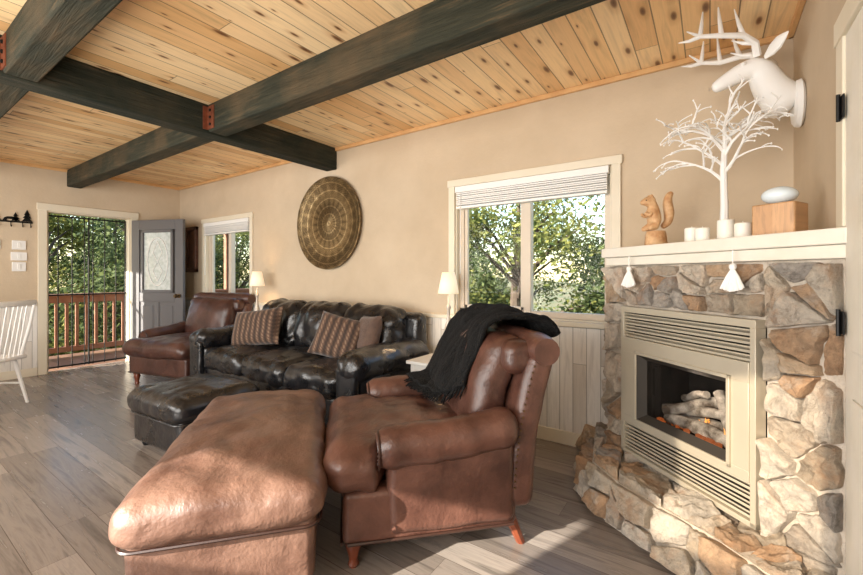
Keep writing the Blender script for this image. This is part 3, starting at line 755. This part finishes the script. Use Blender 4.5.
# deer head
e = empty('deer_head', (XR-.002, 2.72, 2.10), R(0))
mb = MB(); mb.lathe([(.001,0),(.080,0),(.092,.01),(.088,.03),(.075,.04)], (0,0,0), 28, rot=ry(R(-90)))
for v in mb.v: v.z *= 1.3
mb.obj('mount', mPlWhite, e)
hv = [(-.03,0,-.02),(-.09,-.01,.04),(-.14,-.02,.12),(-.165,-.03,.195),(-.215,-.045,.215),(-.285,-.06,.180),(-.345,-.075,.145),(-.375,-.08,.132)]
skin('head', hv, [(i,i+1) for i in range(7)], [(.095,.11),(.082,.095),(.070,.078),(.068,.072),(.062,.062),(.045,.048),(.034,.036),(.026,.026)], mPlWhite, e, 2)
mb = MB()
for s_ in (-1, 1):
    c = Vector((-.155, -.03+s_*.06, .235)); tip = c+Vector((.075, s_*.12, .045))
    mb.tube([c, c.lerp(tip,.3), c.lerp(tip,.6), c.lerp(tip,.85), tip], [.012,.032,.034,.018,.003], 10, flat=.45)
    mb.lathe([(.001,-.01),(.010,0),(.001,.01)], (-.240, -.05+s_*.056, .220), 10, rot=rx(R(90)))
    b0_ = Vector((-.185, -.035+s_*.030, .262))
    mbp = [b0_, b0_+Vector((-.01,s_*.04,.05)), b0_+Vector((-.06,s_*.09,.08)), b0_+Vector((-.15,s_*.13,.09)), b0_+Vector((-.24,s_*.13,.115)), b0_+Vector((-.30,s_*.11,.17))]
    mb.tube(mbp, [.019,.017,.015,.013,.010,.003], 8)
    for idx, dv, l in ((1,(-.9,0,.25),.10),(2,(-.3,s_*.1,1),.13),(3,(-.1,0,1),.15),(4,(-.8,-s_*.1,-.1),.10),(4,(.1,0,1),.12)):
        d_ = Vector(dv).normalized(); p_ = mbp[idx]
        mb.tube([p_, p_+d_*l*.5, p_+d_*l+Vector((0,0,.015))], [.012,.009,.002], 8)
mb.obj('antlers_ears', mPlWhite, e)
mb = MB()
for s_ in (-1,1): mb.lathe([(.0005,-.004),(.006,0),(.0005,.004)], (-.385,-.08+s_*.014,.135), 8)
mb.obj('nostrils', mLampBase, e)

# ------------------------------------------------------------------ right wall door
e = empty('door_2')
t = MB()
yt = 1.985
t.bx(XR-.02, XR-.001, yt-.085, yt, MT+.002, 2.12); t.bx(XR-.02, XR-.001, .90, .985, 0, 2.12); t.bx(XR-.024, XR-.001, .89, yt+.01, 2.04, 2.125)
t.obj('casing', mTrim, e, bevel=.004)
t = MB(); t.bx(XR-.012, XR-.001, .985, yt-.085, 0.01, 2.04)
for (a,b2,c,d) in ((1.07,1.37,.3,.85),(1.50,1.80,.3,.85),(1.07,1.37,1.0,1.9),(1.50,1.80,1.0,1.9)): t.bx(XR-.018, XR-.012, a, b2, c, d)
t.obj('leaf', mMantel, e, bevel=.004)
t = MB()
for zz in (1.08, 1.80): t.tube([(XR-.03, yt-.088, zz-.045), (XR-.03, yt-.088, zz+.045)], .006, 8); t.bx(XR-.024, XR-.019, yt-.115, yt-.07, zz-.038, zz+.038)
t.obj('hinges', mBlackMetal, e)

# ------------------------------------------------------------------ furniture
def sstep(a, b, x):
    t = max(0, min(1, (x-a)/(b-a))); return t*t*(3-2*t)
def armchair(name, loc, rz, leather, W=.92, sd=0, hb=0.0):
    e = empty(name, loc, rz)
    a = MB(); a.rbox((0,.0,.24), (W-.10,.76,.22), .03, wr=.004, seed=sd, m=12); a.obj('base', leather, e, ang=60)
    a = MB()
    def tc_(q, nx, ny, nz_):
        f = sstep(-.13, -.19, q.y)
        q.x *= 1 + f*((W-.06)/(W-.34)-1); return q
    a.rbox((0,-.065,.425), (W-.34,.77,.19), .075, puff=.03, spuff=.014, wr=.012, wf=6, seed=sd+1, m=24, fn=tc_)
    a.obj('seat_cushion', leather, e, ang=80)
    a = MB()
    for s_ in (-1, 1):
        xo = s_*(W/2-.105)
        a.rbox((xo, .085, .335), (.145,.57,.37), .045, wr=.005, seed=sd+2+s_, m=10)
        n = 26; pts=[]; rr=[]
        for i in range(n+1):
            t = i/n; y = -.235+.61*t
            pts.append((xo+s_*.028, y, .505+.055*t+.005*math.sin(t*9)))
            edge = min(t, 1-t)*n
            rr.append(.088*(1+.02*math.sin(t*23)+.012*math.sin(t*51+s_)) if edge >= 1.2 else .080)
        rr[0] = .068; rr[-1] = .05
        a.tube(pts, rr, 24)
    a.obj('arms', leather, e, ang=50)
    a = MB()
    for s_ in (-1, 1):
        xo = s_*(W/2-.105)
        c = (xo+s_*.028, -.233, .505)
        a.tube([(c[0]+.075*math.cos(q), c[1], c[2]+.075*math.sin(q)) for q in [2*math.pi*i/28 for i in range(29)]], .0055, 6)
        for q in [2*math.pi*i/20 for i in range(20)]: a.lathe([(.005,0),(.004,.004),(.0005,.006)], (c[0]+.056*math.cos(q), c[1]-.003, c[2]+.056*math.sin(q)), 6, rot=rx(R(90)))
    a.tube([(-(W/2-.06),-.383,.142),((W/2-.06),-.383,.142)], .007, 6)
    for s_ in (-1,1): a.tube([(s_*(W/2-.048),-.36,.142),(s_*(W/2-.048),.36,.142)], .007, 6)
    a.obj('piping', mPipe, e)
    a = MB()
    def lean(q, nx, ny, nz_):
        t = (nz_+1)/2
        q.y += .12*t*t; return q
    a.rbox((0,.40,.55), (W-.09,.13,.70), .05, wr=.004, fn=lean, seed=sd+5, m=14)
    def lean2(q, nx, ny, nz_):
        t = (nz_+1)/2
        q.y += .13*t*t - .03*(1-nx*nx); return q
    a.rbox((0,.285,.70), (W-.30,.17,.50), .07, wr=.010, fn=lean2, seed=sd+6, m=14)
    n = 20; pts=[]; rr=[]
    for i in range(n+1):
        t=i/n; pts.append(((t-.5)*(W-.07), .515+.0*t, .895+hb)); ed=min(t,1-t)*n
        rr.append(.076*(1+.02*math.sin(t*31)) if ed >= 1.5 else .076*(.8+.2*ed/1.5))
    a.tube(pts, rr, 20)
    a.rbox((0,.42,.86), (W-.16,.16,.16), .06, wr=.003, m=6)
    a.obj('back', leather, e, ang=50)
    a = MB()
    for s_ in (-1,1):
        for k in range(20):
            z = .30+k*.028; t = (z-.2)/.70
            a.lathe([(.005,0),(.004,.004),(.0005,.006)], (s_*(W/2-.045), .40+.12*t*t-.04, z), 6, rot=ry(R(90*s_)))
    a.obj('nailheads', mBrass, e)
    a = MB()
    for s_ in (-1, 1):
        xo = s_*(W/2-.13)
        a.lathe([(.018,0),(.024,.012),(.018,.03),(.022,.05),(.034,.09),(.028,.115),(.038,.125),(.038,.145)], (xo,-.335,0), 16)
        a.tube([(xo,.43,0),(xo,.40,.07),(xo,.36,.15)], [.020,.024,.030], 8)
    a.obj('legs', mCherry, e)
    return e
ch = armchair('armchair', (-1.276, 1.724, 0), R(-43.8), mBrown, .96)
e = empty('throw_blanket', (-1.276, 1.724, 0), R(-43.8))
path = [(.632,.60),(.630,.72),(.628,.84),(.618,.93),(.585,.985),(.53,1.002),(.47,.998),(.41,.98),(.36,.95),(.325,.90),(.285,.82),(.235,.74),(.195,.67),(.155,.61),(.10,.575),(.02,.562),(-.06,.556)]
def pp(t):
    t = max(0, min(len(path)-1.001, t)); i = int(t); f = t-i
    return (path[i][0]*(1-f)+path[i+1][0]*f, path[i][1]*(1-f)+path[i+1][1]*f)
nx, ny = 56, 80; vs = []; fs = []
for i in range(nx+1):
    sx = i/nx
    tend = 15.2-1.8*sx - 4.4*max(0, sx-.6)
    tst = 1.4+1.6*sx
    for j in range(ny+1):
        sy = j/ny; t = tst+(tend-tst)*sy
        y, z = pp(t)
        x = -.44+.72*sx - .08*math.sin(sy*2.2)*(sx)
        nn = noise.noise(Vector((x*6, t*.30, 2.0)))*.034 + abs(noise.noise(Vector((x*13, t*.45, 5.0))))*.040
        y2, z2 = pp(t+.1); dy, dz = y2-y, z2-z; l = math.hypot(dy,dz) or 1
        ny_, nz_ = -dz/l, dy/l
        if (y-.47)*ny_ + (z-.72)*nz_ < 0: ny_, nz_ = -ny_, -nz_
        if t > 13: ny_, nz_ = 0, 1
        vs.append((x, y+ny_*(nn+.022), z+nz_*(nn+.022)))
for i in range(nx):
    for j in range(ny): fs.append((i*(ny+1)+j, (i+1)*(ny+1)+j, (i+1)*(ny+1)+j+1, i*(ny+1)+j+1))
mb = MB(); mb.add(vs, fs)
o = mb.obj('cloth', mBlanket, e, ang=180); s_ = o.modifiers.new('S','SOLIDIFY'); s_.thickness = .016; s_.offset = 1
mb = MB()
for i in range(nx+1):
    v = Vector(vs[i*(ny+1)+ny]); w = Vector(vs[i*(ny+1)+ny-2]); d = (v-w).normalized()
    mb.tube([v, v+d*.03+Vector((0,0,-.004)), v+d*.05+Vector((random.uniform(-.01,.01),0,-.012))], [.006,.005,.002], 5)
mb.obj('fringe', mBlanket, e)

def ottoman(name, loc, rz, lx, ly, h, leather, sd, legm, zb=.12):
    e = empty(name, loc, rz)
    a = MB(); a.rbox((0,0,zb+(h-.17-zb)/2+.01), (lx-.05,ly-.05,h-.17-zb+.04), .035, wr=.005, seed=sd, m=16); a.obj('base', leather, e, ang=60)
    a = MB(); a.rbox((0,0,h-.095), (lx,ly,.17), .065, puff=.035, spuff=.014, wr=.011, wf=5, seed=sd+1, m=36); a.obj('cushion', leather, e, ang=80)
    a = MB()
    hx_, hy_ = lx/2-.004, ly/2-.004
    for zz in (h-.172,):
        c = .06; pts=[]
        for (sx, sy, a0) in ((1,1,0),(-1,1,90),(-1,-1,180),(1,-1,270)):
            for q in range(0, 91, 15):
                pts.append((sx*(hx_-c)+c*math.cos(R(a0+q)), sy*(hy_-c)+c*math.sin(R(a0+q)), zz))
        pts.append(pts[0]); a.tube(pts, .006, 6, cap=False)
    a.obj('piping', mPipe if leather is not mBlackL else mBlackL, e)
    a = MB()
    for sx in (-1,1):
        for sy in (-1,1): a.lathe([(.02,0),(.028,.02),(.022,.05),(.036,.09),(.036,zb+.02)], (sx*(lx/2-.09), sy*(ly/2-.09), 0), 14)
    a.obj('legs', legm, e)
    return e
ottoman('ottoman', (-1.855, 1.150, 0), math.atan2(.65,-.76), 1.28, .66, .51, mBrown2, 30, mCherry)
ottoman('ottoman.001', (-3.17, 1.50, 0), R(4), .68, .60, .43, mBlackL, 40, mBlackMetal, .05)

# sofa
def pillow(mb, c, w, h, t, rot, seed=0):
    n = 16; idx = {}; vs = []; fs = []
    for sd in (1, -1):
        for i in range(n+1):
            for j in range(n+1):
                x = i/n*2-1; y = j/n*2-1
                if sd == -1 and (i in (0,n) or j in (0,n)): idx[(sd,i,j)] = idx[(1,i,j)]; continue
                th = t/2*((1-x**4)*(1-y**4))**.55
                px = x*w/2*(1-.06*(1-(abs(y))**2)*abs(x)); py = y*h/2*(1-.06*(1-x*x)*abs(y))
                zz = sd*(th*(1+.12*noise.noise(Vector((x*2+seed, y*2, sd)))))
                idx[(sd,i,j)] = len(vs); vs.append(rot @ Vector((px, py, zz)) + Vector(c))
    for sd in (1,-1):
        for i in range(n):
            for j in range(n):
                f = [idx[(sd,i,j)], idx[(sd,i+1,j)], idx[(sd,i+1,j+1)], idx[(sd,i,j+1)]]
                fs.append(f if sd == 1 else f[::-1])
    mb.add(vs, fs)
SX0, SX1 = -4.32, -1.97; SW_ = SX1-SX0; sc_ = (SX0+SX1)/2
sofa = empty('sofa', (sc_, 0, 0))
hw = SW_/2
a = MB(); a.rbox((0,2.46,.22), (SW_-.2,.86,.26), .04, wr=.004, m=10); a.obj('base', mBlackL, sofa, ang=60)
a = MB()
cw = (SW_-.48)/3
for i in range(3):
    a.rbox((-(SW_-.48)/2+cw*(i+.5), 2.36, .42), (cw-.005,.74,.20), .08, puff=.04, spuff=.0, wr=.014, wf=6, seed=50+i, m=16)
a.obj('seat_cushions', mBlackL, sofa, ang=80)
a = MB()
for i in range(3):
    def fn(q, nx_, ny_, nz_):
        q.y += .10*((nz_+1)/2) ; return q
    a.rbox((-(SW_-.44)/2+(SW_-.44)/3*(i+.5), 2.66, .73), ((SW_-.44)/3-.01,.26,.48), .115, wr=.020, wf=5.5, seed=60+i, m=16, rot=None, fn=fn, spuff=.02)
a.rbox((0,2.86,.58), (SW_-.14,.16,.66), .07, wr=.006, m=12)
a.obj('back_cushions', mBlackL, sofa, ang=80)
a = MB()
for s_ in (-1,1):
    a.rbox((s_*(hw-.12), 2.45, .33), (.22,.88,.44), .07, wr=.008, wf=4, seed=70+s_, m=10)
    a.rbox((s_*(hw-.115), 2.42, .585), (.27,.90,.21), .10, wr=.016, wf=6, seed=75+s_, m=18, puff=.02)
    a.rbox((s_*(hw-.12), 2.005, .36), (.20,.06,.46), .03, wr=.004, m=6)
a.obj('arms', mBlackL, sofa, ang=80)
a = MB()
for sx in (-1,1):
    for yy in (2.1, 2.8): a.lathe([(.03,0),(.034,.09)], (sx*(hw-.15), yy, 0), 12)
a.obj('feet', mBlackMetal, sofa)
def pil(nm, c, w, h, t, rot, mat):
    mb = MB(); pillow(mb, (0,0,0), w, h, t, Matrix.Identity(3), c[0]*3); o = mb.obj(nm, mat, None, c, 0, ang=70); o.rotation_mode='QUATERNION'; o.rotation_quaternion = rot.to_quaternion(); return o
pil('throw_pillow', (-3.74, 2.36, .715), .60, .38, .17, rzz(R(12)) @ rx(R(70)) @ rzz(R(8)), mStripe)
pil('throw_pillow.001', (-2.60, 2.40, .71), .44, .38, .15, rzz(R(30)) @ rx(R(68)) @ rzz(R(-14)), mStripe)
pil('throw_pillow.002', (-2.36, 2.50, .735), .34, .34, .13, rzz(R(-22)) @ rx(R(74)) @ rzz(R(5)), mPlainP)

armchair('armchair.001', (-5.10, 2.33, 0), R(14), mBrown3, 1.0, sd=90, hb=.04)

def side_table(name, x, y, w, d, h):
    e = empty(name, (x, y, 0)); a = MB()
    a.bx(-w/2, w/2, -d/2, d/2, h-.025, h); a.bx(-w/2+.03, w/2-.03, -d/2+.03, d/2-.03, h-.11, h-.025); a.bx(-w/2+.03, w/2-.03, -d/2+.03, d/2-.03, .16, .18)
    for sx in (-1,1):
        for sy in (-1,1): a.box((sx*(w/2-.045), sy*(d/2-.045), (h-.025)/2), (.04,.04,h-.025))
    a.obj('frame', mTableTop, e, bevel=.004)
side_table('side_table', -1.66, 2.67, .44, .54, .60)
side_table('side_table.001', -4.50, 2.76, .28, .40, .62)
def lamp(name, x, y, z):
    e = empty(name, (x, y, z)); a = MB()
    a.lathe([(.065,0),(.07,.008),(.062,.02),(.03,.035),(.016,.06),(.022,.08),(.034,.12),(.038,.17),(.028,.23),(.014,.27),(.02,.285),(.012,.30),(.014,.36),(.022,.38),(.010,.40),(.008,.47)], seg=22)
    a.obj('base', mLampBase, e, ang=60)
    a = MB()
    a.lathe([(.086,.49),(.052,.66)], seg=28); 
    a.f = a.f[:-2]; a.mi = a.mi[:-2]; a.col = a.col[:-2]
    o = a.obj('shade', mShade, e); s_ = o.modifiers.new('S','SOLIDIFY'); s_.thickness=.003
    point(name+'_bulb', (x, y, z+.58), 5, (1,.72,.42), .03)
lamp('table_lamp', -1.735, 2.77, .602); lamp('table_lamp.001', -4.46, 2.82, .622)

e = MB()
r = .50
e.lathe([(.001,.016),(.06,.020),(.10,.013),(.30,.012),(.36,.016),(.40,.03),(.46,.035),(.49,.05),(r,.048),(r,.036),(.46,.02),(.40,.012),(.001,.0)], (0,0,0), 64, rot=rx(R(90)))
e.obj('brass_tray', mTray, None, (-3.41, YB-.002, 1.80), 0, ang=50)
mb = MB(); mb.bx(-.14,.14,-.03,0,-.32,.32); 
for (a_,b2,c,d) in ((-.15,.15,.28,.34),(-.15,.15,-.34,-.28),(-.15,-.10,-.34,.34),(.10,.15,-.34,.34)): mb.bx(a_,b2,-.05,0,c,d)
mb.obj('wall_mirror', mMirror, None, (-6.42, YB-.001, 1.62), bevel=.008)

e = empty('coat_rack', (XL+.001, 1.17, 1.88)); a = MB()
def pp_(pts, mi=0):
    n=len(pts); vs=[(0.004,p[0],p[1]) for p in pts]+[(0.010,p[0],p[1]) for p in pts]
    a.add(vs, [tuple(range(n))[::-1], tuple(range(n,2*n))]+[(i,(i+1)%n,n+(i+1)%n,n+i) for i in range(n)], mi)
pp_([(-.27,-.012),(.17,-.012),(.17,.008),(-.27,.008)])
for y0_, s_ in ((-.22,1.2),(-.14,.9),(.12,1.1),(.02,.8)):
    for k in range(3): pp_([(y0_-.045*s_*(1-k*.22), .01+k*.035*s_), (y0_+.045*s_*(1-k*.22), .01+k*.035*s_), (y0_, .07*s_+k*.035*s_)])
pp_([(-.09,.008),(-.075,.04),(-.05,.055),(-.01,.058),(.02,.045),(.045,.05),(.055,.035),(.04,.025),(.03,.008),(.015,.008),(.01,.025),(-.05,.025),(-.055,.008)])
for yy in (-.22,-.12,-.02,.08,.15): a.tube([(.008,yy,-.01),(.012,yy,-.05),(.03,yy,-.065),(.045,yy,-.045)], .004, 6)
a.obj('silhouette', mBlackMetal, e)
e = empty('wall_switches', (XL+.001, 1.25, 1.5)); a = MB()
for (y,z,w_,h_) in ((-.22,.10,.07,.11),(-.03,.10,.12,.11),(-.03,-.035,.14,.10),(-.03,-.16,.12,.11)):
    a.bx(0,.012,y-w_/2,y+w_/2,z-h_/2,z+h_/2); a.bx(.012,.018,y-.015,y+.015,z-.03,z+.03)
a.obj('plates', mWhite, e, bevel=.003)

def dining_chair(name, loc, rz):
    e = empty(name, loc, rz); a = MB()
    a.rbox((0,0,.45), (.44,.42,.035), .017, m=6)
    for sx in (-1,1):
        a.tube([(sx*.15,-.14,.44),(sx*.20,-.20,0)], [.018,.013], 8); a.tube([(sx*.15,.14,.44),(sx*.20,.22,0)], [.018,.013], 8)
        a.tube([(sx*.175,-.17,.2),(sx*.175,.18,.2)], .01, 6)
        a.tube([(sx*.19,.17,.46),(sx*.215,.23,.75),(sx*.22,.27,.98)], [.015,.014,.012], 8)
    a.tube([(-.175,0,.2),(.175,0,.2)], .01, 6)
    for k in range(-3,4): a.tube([(k*.05,.18,.46),(k*.057,.24+.01*(3-abs(k)),.95)], [.008,.007], 6)
    pts=[(x, .27+.03*(1-(x/.23)**2), .975) for x in [-.23+.46*i/10 for i in range(11)]]
    a.tube(pts, .026, 8, flat=.5)
    a.obj('frame', mWhite, e)
dining_chair('dining_chair', (-5.52, .74, 0), R(-50))
e = empty('dining_table', (-5.15, -.35, 0)); a = MB()
a.bx(-.75,.75,-.45,.35,.72,.75); a.bx(-.68,.68,-.38,.28,.62,.72)
for sx in (-1,1):
    for yy in (-.38,.28): a.lathe([(.025,0),(.03,.1),(.04,.3),(.03,.5),(.045,.62)], (sx*.66,yy,0), 12)
a.obj('frame', mWhite, e, bevel=.005)

# ------------------------------------------------------------------ lights
w = bpy.data.worlds.new('World'); scene.world = w; w.use_nodes = True
n = w.node_tree; bg = n.nodes['Background']
sky = n.nodes.new('ShaderNodeTexSky'); sky.sky_type = 'NISHITA'; sky.sun_disc = False; sky.sun_elevation = R(32); sky.sun_rotation = R(200); sky.air_density = 1.3; sky.dust_density = .6
n.links.new(sky.outputs[0], bg.inputs[0]); bg.inputs[1].default_value = .50
sun = bpy.data.lights.new('sun', 'SUN'); sun.energy = 19; sun.angle = R(.6); sun.color = (1,.93,.82)
so = bpy.data.objects.new('sun', sun); scene.collection.objects.link(so)
sd = Vector((.35,.94,-.40)).normalized(); so.rotation_euler = sd.to_track_quat('-Z','Y').to_euler(); so.location = (-4,-8,6)
def area(name, loc, tgt, sx, sy, power, col):
    l = bpy.data.lights.new(name, 'AREA'); l.shape='RECTANGLE'; l.size=sx; l.size_y=sy; l.energy=power; l.color=col
    o = bpy.data.objects.new(name, l); scene.collection.objects.link(o); o.location = loc
    d = (Vector(tgt)-Vector(loc)).normalized(); o.rotation_euler = d.to_track_quat('-Z','Y').to_euler(); return o
area('fill_light', (-1.0,-1.7,1.7), (-1.4,3,1.2), 2.4, 1.5, 96, (1,.98,.94))  # unseen fill lamps added behind the camera to brighten the room
area('fill_light.001', (-4.6,-1.7,1.6), (-4.6,3,1.3), 3.0, 1.5, 114, (1,.98,.94))
area('fill_light.002', (-2.0,-1.2,.6), (-2.4,1.0,2.6), 2.0, 1.0, 70, (1,.96,.9))  # added uplight, brightens the ceiling from out of view

# ------------------------------------------------------------------ camera
cam = bpy.data.cameras.new('camera'); co = bpy.data.objects.new('camera', cam); scene.collection.objects.link(co)
cam.sensor_width = 36; cam.sensor_fit = 'HORIZONTAL'; cam.lens = 406/863*36; cam.shift_y = -12.5/863; cam.clip_start = .02; cam.clip_end = 300
co.location = (0,0,H); co.rotation_euler = (R(90), 0, R(34.45))
scene.camera = co
scene.view_settings.view_transform = 'Standard'
